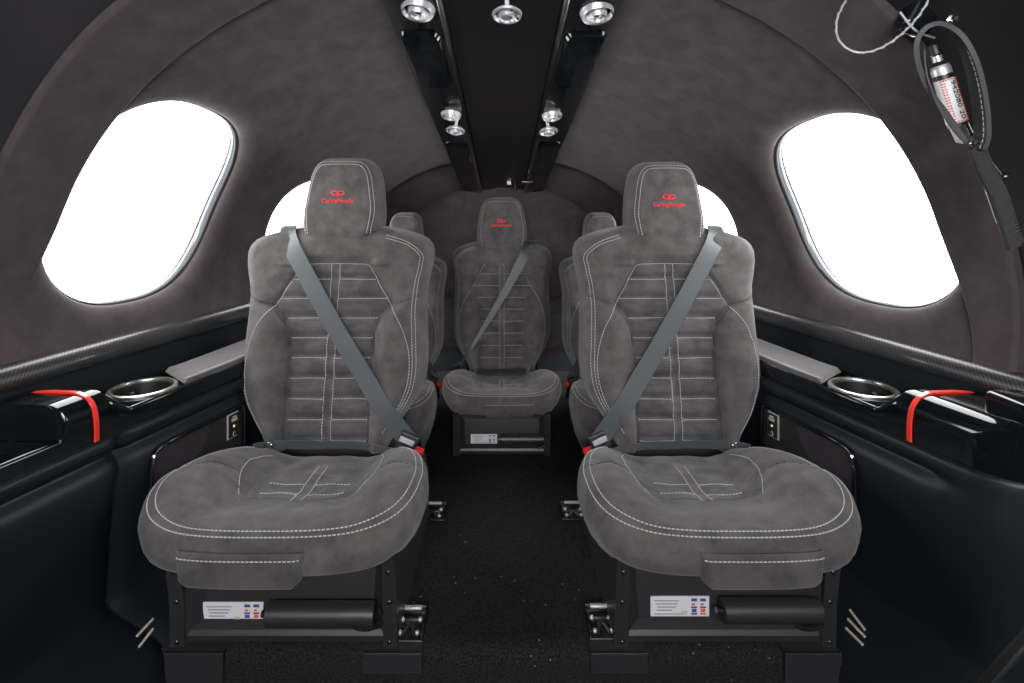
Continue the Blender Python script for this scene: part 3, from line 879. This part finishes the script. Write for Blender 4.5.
    def tl(pts, thr=th):
        q = catmull([V((a, b, 0)) for a, b in pts], 8); mb.stitch([V((p.x, p.y, toph(p.x, p.y) + .0008)) for p in q], thr, rs)
    for sx in (-1, 1):
        tl([(sx * .124, .24), (sx * .139, .19), (sx * .139, .13), (sx * .123, .08), (sx * .10, .035)])
        for g in (0, 1): tl([(sx * .012, .085 + .045 * g), (sx * .085, .085 + .045 * g)])
        tl([(sx * .010, .05), (sx * .010, .22)], 'threaddim')
        tl([(sx * .13, .12), (sx * .18, .105), (sx * .226, .085)], 'seam')
    mb.build('seat_cushion', root, auto=80)
    # ---------------- flap on the cushion front
    x0, x1 = (-.135, .078) if out < 0 else (-.078, .135)
    mb = MB(T); rows = []
    for i in range(41):
        q = i / 40; row = []
        for j in range(17):
            p = j / 16; tz = lerp(.243, .183, p) + cz
            ww = 1 - .05 * p - .18 * max(0, p - .72) ** 1.5 * 5
            x = lerp(x0, x1, .5) + (q - .5) * (x1 - x0) * ww
            n = 2.9; yy = .045 - .155 * (max(0, 1 - (abs(x) / .254) ** n)) ** (1 / n)
            e = min(q, 1 - q) * (x1 - x0); e = min(e, p * .09 + .001, (1 - p) * .09)
            h = .013 * math.sqrt(max(0, 1 - (1 - min(1, e / .012)) ** 2)) - .003
            row.append(V((x, yy - .0065 - h + .010 * max(0, p - .6) ** 2 * 6 * .6, tz)))
        rows.append(row)
    mb.grid(rows, 'flap')
    mb.stitch([rows[i][2] + V((0, -.001, 0)) for i in range(1, 40)], th, rs)
    mb.build('front_flap', root, auto=80)
    # ---------------- base
    T0 = T; T = T @ Matrix.Translation((basedx, 0, 0))
    if baseon:
        mb = MB(T)
        # centre panel: recessed sheet with a turned lip
        rows = []
        for x in [-.185 + .37 * i / 20 for i in range(21)]:
            k = sstep(.185, .15, abs(x))
            fr_ = 1 - sstep(.13, .155, x * -out) if False else 0
            rows.append([V((x, .035, .20)), V((x, .03, .135)), V((x, .026 - .0 * k, .11)), V((x, .024, .06)), V((x, .022, .035)), V((x, .006, .024)), V((x, .002, .016)), V((x, .004, .004)), V((x, .02, .002))])
        mb.grid(rows, 'metal_black')
        mb.box((0, .03, .163), (.40, .02, .05), 'metal_black', None, .004)
        # side cheeks with a slanting profile
        for sx in (-1, 1):
            cheek = [(-.005, .0), (-.008, .08), (-.022, .17), (.05, .185), (.36, .185), (.42, .12), (.42, .0)]
            xo = sx * .207; xi = sx * .182
            mb.add([V((xo, a, b)) for a, b in cheek] + [V((xi, a + .002, b)) for a, b in cheek],
                   [[0, 1, 2, 3, 4, 5, 6], [13, 12, 11, 10, 9, 8, 7]] + [[i, (i + 1) % 7, 7 + (i + 1) % 7, 7 + i] for i in range(7)], 'metal_black')
            mb.add([V((sx * .182, 0, 0)), V((sx * .182, 0.0, .16)), V((sx * .162, .028, .14)), V((sx * .150, .024, .01))], [[0, 1, 2, 3]], 'metal_black')
        base = mb.build('seat_base', root, smooth=True, auto=25)
        for sx in (-1, 1):
            for z in (.012, .085, .145):
                mb = MB(T); mb.lathe([(.0045, 0), (.0045, .0015), (.003, .003), (.0003, .0032)], V((sx * .194, -.006 - max(0, z - .08) * .16 - .0015, z)), (0, -1, 0), 'metal_gloss', 12)
                mb.build('bolt', base)
        mb = MB(T)
        dl, dh = (-.025, -.0145) if out < 0 else (-.014, -.008)
        xa, xb = (-.030, .166) if out < 0 else (-.004, .178)
        mb.tube([V((xa, .0, .072 + dh)), V((xa + .002, 0, .072 + dh)), V((xb, 0, .072 + dh))], .0205, 'metal_black', 28)
        mb.tube([V((xa - .012, 0, .072 + dh)), V((xa, 0, .072 + dh))], .006, 'metal_gloss', 12)
        mb.tube(catmull([V((xb + .006, 0, .07)), V((xb + .012, 0, .045)), V((xb - .01, .0, .032)), V((xb - .035, 0, .034)), V((xb - .045, .003, .046))], 5), .005, 'metal_gloss', 8)
        h = mb.build('roller_tube', root); h['label'] = 'black horizontal tube under the cushion'
        # label plate
        mb = MB(T); Tl = T @ Matrix.Translation((0, 0, dl)); mb = MB(Tl); cxl = -.105 if out < 0 else -.077
        mb.box((cxl, .0215, .070), (.113, .003, .037), 'label', None, .0012)
        lp = mb.build('instruction_label', root, smooth=False); lp['label'] = 'white instruction label'
        mb = MB(Tl)
        for i in range(4): mb.box((cxl - .026 + (.004 if i == 3 else 0) * -1, .0196, .081 - i * .0058), (.048 - i * .006, .0006, .0017), 'print')
        mb.box((cxl - .022, .0196, .0565), (.055, .0006, .0014), 'print')
        mb.box((cxl + .008, .0196, .059), (.012, .0006, .007), 'beige')
        for q in (0, 1):
            xx = cxl + .027 + q * .017
            for a, b, c_, d, m_ in [(0, .0825, .011, .005, 'printblue'), (-.0015, .0745, .006, .0035, 'printred'), (0, .069, .011, .003, 'printblue'), (0, .063, .009, .006, 'printred' if q else 'printblue'), (0, .057, .011, .003, 'printred' if q else 'printblue')]:
                mb.box((xx + a, .0196, b), (c_, .0006, d), m_)
        mb.build('printing', lp, smooth=False)
        mb = MB(T)
        mb = MB(T)
        for sx, w, hgt in ((out, .105, .055), (-out, .105, .036)):
            cxf = sx * (.207 - .05) + (-out * .045 if sx == -out else 0)
            mb = MB(T)
            mb.box((cxf, -.016, -hgt / 2 + .001), (w, .006, hgt), 'metal_black', None, .0015)
            mb.box((cxf, .004, -.0005), (w, .044, .003), 'metal_black', None, .001)
            if full: mb.build('foot_plate', root, smooth=False)
    # ---------------- belt
    if belt:
        bw = belt_w or (lambda t: .043)
        bx0, bz0 = out * .135, .742; bx1, bz1 = -out * .198, .245
        N = 40; raw = []
        for i in range(N + 1):
            t = i / N; x = lerp(bx0, bx1, t) + -out * .012 * math.sin(PI * t) * -1; z = lerp(bz0, bz1, t); zz_ = min(z, .728); lim = table(TB_BACK, zz_) - .022; p = fr(max(-lim, min(lim, x)), zz_); p.z = z; p.x = x
            raw.append(p)
        # taut band: convex hull of the profile towards the viewer
        ys = [p.y for p in raw]; hull = [0]
        i = 0
        while i < N:
            best = None
            for j in range(i + 1, N + 1):
                sl = (ys[j] - ys[i]) / (j - i)
                if best is None or sl < best[0]: best = (sl, j)
            i = best[1]; hull.append(i)
        hy = [0] * (N + 1)
        for a, b in zip(hull, hull[1:]):
            for j in range(a, b + 1): hy[j] = lerp(ys[a], ys[b], (j - a) / (b - a))
        dirp = V((bx1 - bx0, 0, bz1 - bz0)).normalized(); wd = V((-dirp.z, 0, dirp.x))
        pts = [V((raw[j].x, lerp(ys[j], hy[j], .8) - .004, raw[j].z)) for j in range(N + 1)]
        st = pts[0]
        pts[0].y += .02
        pts = [V((st.x, st.y + .10, .738)), V((st.x, st.y + .06, .744)), V((st.x, st.y + .03, .748)), V((st.x, st.y + .008, .749))] + pts
        hx_ = V((math.copysign(1, wd.x), 0, 0)); wd0 = wd; wd = [hx_.lerp(wd0, sstep(1.5, 7, i)) for i in range(len(pts))]
        for _ in range(6): pts = [pts[0]] + [(pts[i - 1] + pts[i] * 2 + pts[i + 1]) / 4 for i in range(1, len(pts) - 1)] + [pts[-1]]
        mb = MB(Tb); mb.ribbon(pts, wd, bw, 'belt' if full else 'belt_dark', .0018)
        if full:
            mb.stitch([p + wd0 * .021 + V((0, -.0012, 0)) for p in pts[8:]], 'belt_dark', .0006, .01, .001)
        mb.build('shoulder_belt', root)['label'] = 'grey webbing shoulder belt'
        mb = MB(Tb)
        e = fr(bx1, .25)
        lb = [V((out * .15, fr(out * .12, .24).y - .006, .243)), V((out * .09, fr(out * .08, .24).y - .018, .241)), V((0, fr(0, .24).y - .024, .239)), V((-out * .09, fr(.08, .24).y - .024, .239)), V((-out * .18, fr(.12, .24).y - .026, .240))]
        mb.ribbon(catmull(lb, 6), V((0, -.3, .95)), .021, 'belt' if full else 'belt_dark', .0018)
        mb.build('lap_belt', root)
        bpos = pts[-1] + V((out * .006, -.016, .006))
        R = Matrix.Rotation(-out * .42, 3, 'Y')
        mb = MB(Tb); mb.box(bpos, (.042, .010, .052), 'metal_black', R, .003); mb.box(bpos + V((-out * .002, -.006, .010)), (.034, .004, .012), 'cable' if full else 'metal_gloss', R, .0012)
        bk = mb.build('buckle', root, auto=50)
        mb = MB(Tb); mb.box(bpos + V((-out * .027, .002, -.019)), (.022, .020, .018), 'redbtn', R, .004)
        mb.build('release_button', bk)['label'] = 'red release button'
        mb = MB(Tb); mb.tube([bpos + V((-out * .012, .010, -.03)), bpos + V((-out * .012, .06, -.09))], .009, 'rubber', 10); mb.build('buckle_stalk', bk)
    # recliner brackets beside the back
    for sx in (-1, 1): mb = MB(Tb); mb.box((sx * .150, yb + .055, .20), (.022, .05, .14), 'metal_gloss', None, .006); mb.build('recliner_bracket', root)
    return root
make_seat(-.397, 1.0, 0, 1.0, -1, wx=.99, label= 'large grey suede seat in the left foreground with diagonal shoulder belt')
make_seat(.391, 1.0, 0, 1.0, 1, hz=-.010, hdx=.009, wx=.965, backdx=.025, basedx=.012, label= 'large grey suede seat in the right foreground with diagonal shoulder belt')
make_seat(-.004, 1.745, 0, .80, 1, 'smaller grey suede seat in the centre aisle at the back', full=False, belt_w=lambda t: lerp(.055, .012, min(1, t * 1.15)), badges=2, dim=True, bz=1.14, wx=.93, backw=1.06, hx=1.28, cz=.01)
for sd in (-1, 1):
    make_seat(sd * .405, 1.62, 0, .84, sd, 'grey suede rear seat mostly hidden behind the %s foreground seat' % ('left' if sd < 0 else 'right'), full=False, belt=True, baseon=True, backw=.80, wx=.95, backdx=-sd * .048, head_logo=False, badges=0, dim=True, hx=1.1, bz=.98, skirt=.09)

# ------------------------------------------------------------------ floor brackets
def bracket(px, py, w, d, label, front):
    Y = ZC / ((py - HY) / F); X = (px - CX) / F * Y
    root = thing('floor_bracket', label, 'floor bracket', SCL @ V((X, Y, 0)), 'bolted steel floor brackets beside the seats')
    mb = MB(SCL); mb.box((X, Y, .003), (w, d, .006), 'metal_gloss', None, .002)
    mb.box((X, Y + d * .40, .010), (w * .95, d * .10, .012), 'metal_gloss', None, .002)
    for s in (-1, 1): mb.box((X + s * w * .46, Y, .009), (w * .06, d * .9, .012), 'metal_gloss', None, .001)
    mb.build('plate', root, auto=40)
    mb = MB(SCL); mb.box((X, Y + d * .30, .016), (w * .62, d * .10, .006), 'silver', None, .002); mb.build('latch_bar', root, auto=40)['label'] = 'bright latch bar'
    for bx, by in ((-.3, .08), (.3, .08), (-.28, -.30), (.28, -.30)):
        mb = MB(SCL); mb.lathe([(.0042, 0), (.0042, .003), (.003, .0045), (.0003, .0048)], (X + bx * w, Y + by * d, .006), (0, 0, 1), 'silver', 12); mb.build('bolt', root)
    mb = MB(SCL); mb.tube(catmull([V((X - w * .2, Y - d * .38, .008)), V((X, Y - d * .1, .011)), V((X + w * .2, Y - d * .38, .008))], 5), .003, 'metal_black', 8); mb.build('catch', root)
bracket(411, 626, .056, .085, 'black bolted floor bracket beside the front of the left foreground seat', True)
bracket(601, 624, .056, .085, 'black bolted floor bracket beside the front of the right foreground seat', True)
bracket(433, 514, .066, .072, 'black bolted floor bracket behind the left foreground seat, further back', False)
bracket(573, 513, .066, .072, 'black bolted floor bracket behind the right foreground seat, further back', False)

# ------------------------------------------------------------------ things hanging on the door frame, upper right
root = thing('grab_strap', 'grey stitched leather grab strap looped on the upper right door frame', 'strap', at(975, 145, .735))
loop = [(962, 142, .75), (945, 112, .75), (928, 88, .75), (918, 62, .748), (917, 42, .745), (926, 28, .74), (942, 24, .735), (957, 34, .732), (968, 54, .73), (976, 80, .728), (981, 110, .728), (982, 135, .73), (977, 150, .732)]
pts = catmull([at(*p) for p in loop], 7)
mb = MB(); ray = V((.63, .735, .25)).normalized()
wds = [ray.lerp(V((-.10, .9, .25)), .12 + .55 * sstep(930, 980, CX + F * p.x / p.y)) for p in pts]
mb.ribbon(pts, wds, .026, 'grip', .006)
for o in (-.4,): mb.stitch([p - wds[i + 55].normalized() * .008 + V((-.0036, 0, 0)) for i, p in enumerate(pts[55:])], 'threaddim', .0005)
mb.build('strap_loop', root, auto=60)
mb = MB()
q = catmull([at(974, 146, .733), at(981, 163, .734), at(991, 183, .735), at(999, 200, .735), at(1006, 222, .735), at(1014, 248, .735)], 10)
rows = []
mb.ribbon(q, V((1, .3, .4)), lambda t: .022 + .0016 * math.sin(t * 150), 'grip', .006)
for i in range(4, len(q) - 2, 1):
    mb.tube([q[i] + V((-.010, -.004, -.005)), q[i] + V((.010, -.004, .005))], .0013, 'grip', 5)
mb.build('ribbed_webbing', root, auto=60)
for px, py in ((974, 143), (955, 20)):
    mb = MB(); mb.lathe([(.006, 0), (.006, .002), (.004, .0045), (.0003, .005)], at(px, py, .722), (0, -1, 0), 'chrome', 16); mb.build('snap_button', root)
mb = MB(); mb.tube(catmull([at(924, 50, .735), at(928, 80, .735), at(944, 115, .73), at(960, 138, .728), at(972, 144, .726)], 6), .0016, 'grip', 8); mb.build('cord', root)
# slim canister seen through the loop
a, b = at(933, 45, .775), at(958, 126, .775)
root = thing('canister', 'slim black canister with a red and white label inside the strap loop', 'canister', b)
ax = (b - a); ln = ax.length; axn = ax.normalized()
mb = MB(); mb.lathe([(.0003, 0), (.007, 0), (.008, .004), (.008, .014), (.0055, .016), (.0055, .024), (.011, .030), (.0118, .036), (.0118, ln), (.0003, ln + .002)], a, axn, 'rubber', 28); mb.build('body', root)
mb = MB(); mb.lathe([(.0060, .0165), (.0062, .026), (.0112, .0305), (.0121, .037), (.0121, .044)], a, axn, 'silver', 28); mb.build('collar', root)
mb = MB(); l0, l1 = .052, ln - .006
mb.lathe([(.0119, l0 - .001), (.0123, l0), (.0123, l1), (.0119, l1 + .001)], a, axn, 'label', 36)
u = V((0, -1, 0)); u = (u - axn * u.dot(axn)).normalized(); w_ = axn.cross(u)
lab = mb.build('paper_label', root); lab['label'] = 'white label with red border and black characters'
mb = MB()
for i in range(16):
    t = lerp(l0 + .001, l1 - .001, i / 15)
    for an in (-.95, .75, 1.0):
        c = a + axn * t + (u * math.cos(an) + w_ * math.sin(an)) * .0125
        mb.box(c, (.0016, .0016, .0016), 'printred')
for i in range(9):
    for an in (l0 + .0006, l1 - .0006):
        g = -1.0 + 2.0 * i / 8; mb.box(a + axn * an + (u * math.cos(g) + w_ * math.sin(g)) * .0125, (.0016, .0016, .0016), 'printred')
mb.build('red_border', lab, smooth=False)
mb = MB()
c = bpy.data.curves.new('characters', 'FONT'); c.body = '942080 20'; c.size = .0095; c.extrude = .0003
o = bpy.data.objects.new('characters', c); COL.objects.link(o); bpy.context.view_layer.update()
me = bpy.data.meshes.new_from_object(o.evaluated_get(bpy.context.evaluated_depsgraph_get()))
mx_ = max(v.co.x for v in me.vertices)
def wrap(v):
    t = l0 + .003 + (v.x / mx_) * (l1 - l0 - .006); g = -(v.y / .0123) + .15
    return a + axn * t + (u * math.cos(g) - w_ * -math.sin(g)) * (.0126 + v.z)
mb.add([wrap(v.co) for v in me.vertices], [list(p.vertices) for p in me.polygons], 'rubber'); mb.build('characters', lab, smooth=False)
COL.objects.unlink(o); bpy.data.objects.remove(o); bpy.data.curves.remove(c); bpy.data.meshes.remove(me)
# gas strut with a knob
root = thing('door_strut', 'thin black gas strut with a round end knob below the grab strap', 'strut', at(985, 215, .77))
mb = MB(); mb.tube([at(966, 120, .78), at(978, 145, .775), at(1002, 176, .765)], .0035, 'metal_gloss', 12); mb.build('rod', root)
mb = MB(); mb.tube([at(975, 150, .79), at(990, 185, .785), at(1003, 222, .78)], .0075, 'rubber', 14); mb.build('cylinder', root)
mb = MB(); d = (at(1002, 176, .765) - at(978, 145, .775)).normalized()
mb.lathe([(.003, -.004), (.0075, -.003), (.0085, 0), (.0075, .003), (.0003, .0035)], at(1004, 177, .76), d, 'metal_gloss', 24); mb.build('end_knob', root)
# wire loop
root = thing('cable_loop', 'thin clear coiled cable hanging in a loop from the ceiling at upper right', 'cable', at(880, 52, .78))
cp = catmull([at(854, -14, .80), at(844, 4, .795), at(837, 20, .79), at(838, 38, .785), at(850, 50, .78), at(868, 52, .775), at(888, 44, .77), at(908, 28, .765), (at(924, 8, .76)), at(933, -12, .76)], 10)
mb = MB(); mb.tube(cp, .0013, 'cable', 8)
pts = []
for i, p in enumerate(cp):
    g = i * 1.3; pts.append(p + V((math.cos(g) * .0018, math.sin(g) * .0012, math.sin(g) * .0018)))
mb.tube(pts, .0007, 'cable', 6); mb.build('cable_strand', root)
mb = MB(); mb.tube(catmull([at(900, 12, .77), at(915, 30, .768), at(935, 38, .765)], 5), .0015, 'cable', 8); mb.build('tether', root)
# strap mount on the lining
root = thing('strap_mount', 'black moulded mount holding the upper end of the grab strap', 'mount', at(925, 20, .79))
mb = MB(); mb.box(at(917, 18, .785), (.040, .03, .045), 'piano', Matrix.Rotation(.5, 3, 'Y'), .008); mb.build('mount_block', root, auto=50)
mb = MB(); mb.lathe([(.006, 0), (.007, .002), (.004, .004), (.0003, .004)], at(951, 20, .76), (0, -1, -.1), 'chrome', 24); mb.build('mount_stud', root)

# ------------------------------------------------------------------ light
w = bpy.data.worlds.new('world'); sc.world = w; w.use_nodes = True
bg = w.node_tree.nodes['Background']; bg.inputs[0].default_value = (1, 1, 1, 1); bg.inputs[1].default_value = 11.0
def area(name, loc, rot, sx, sy, power, col=(1, 1, 1)):
    l = bpy.data.lights.new(name, 'AREA'); l.shape = 'RECTANGLE'; l.size = sx; l.size_y = sy; l.energy = power; l.color = col
    o = bpy.data.objects.new(name, l); COL.objects.link(o); o.location = loc; o.rotation_euler = rot; return o
area('windscreen_fill', (0, -.86, 1.12), (math.radians(80), 0, 0), 1.25, .30, 29)  # added area lamp, stands in for daylight through the unseen windscreen
sc.view_settings.view_transform = 'Standard'; sc.view_settings.look = 'None'; sc.view_settings.gamma = 1
sc.view_settings.exposure = -0.1
sc.view_settings.use_curve_mapping = False
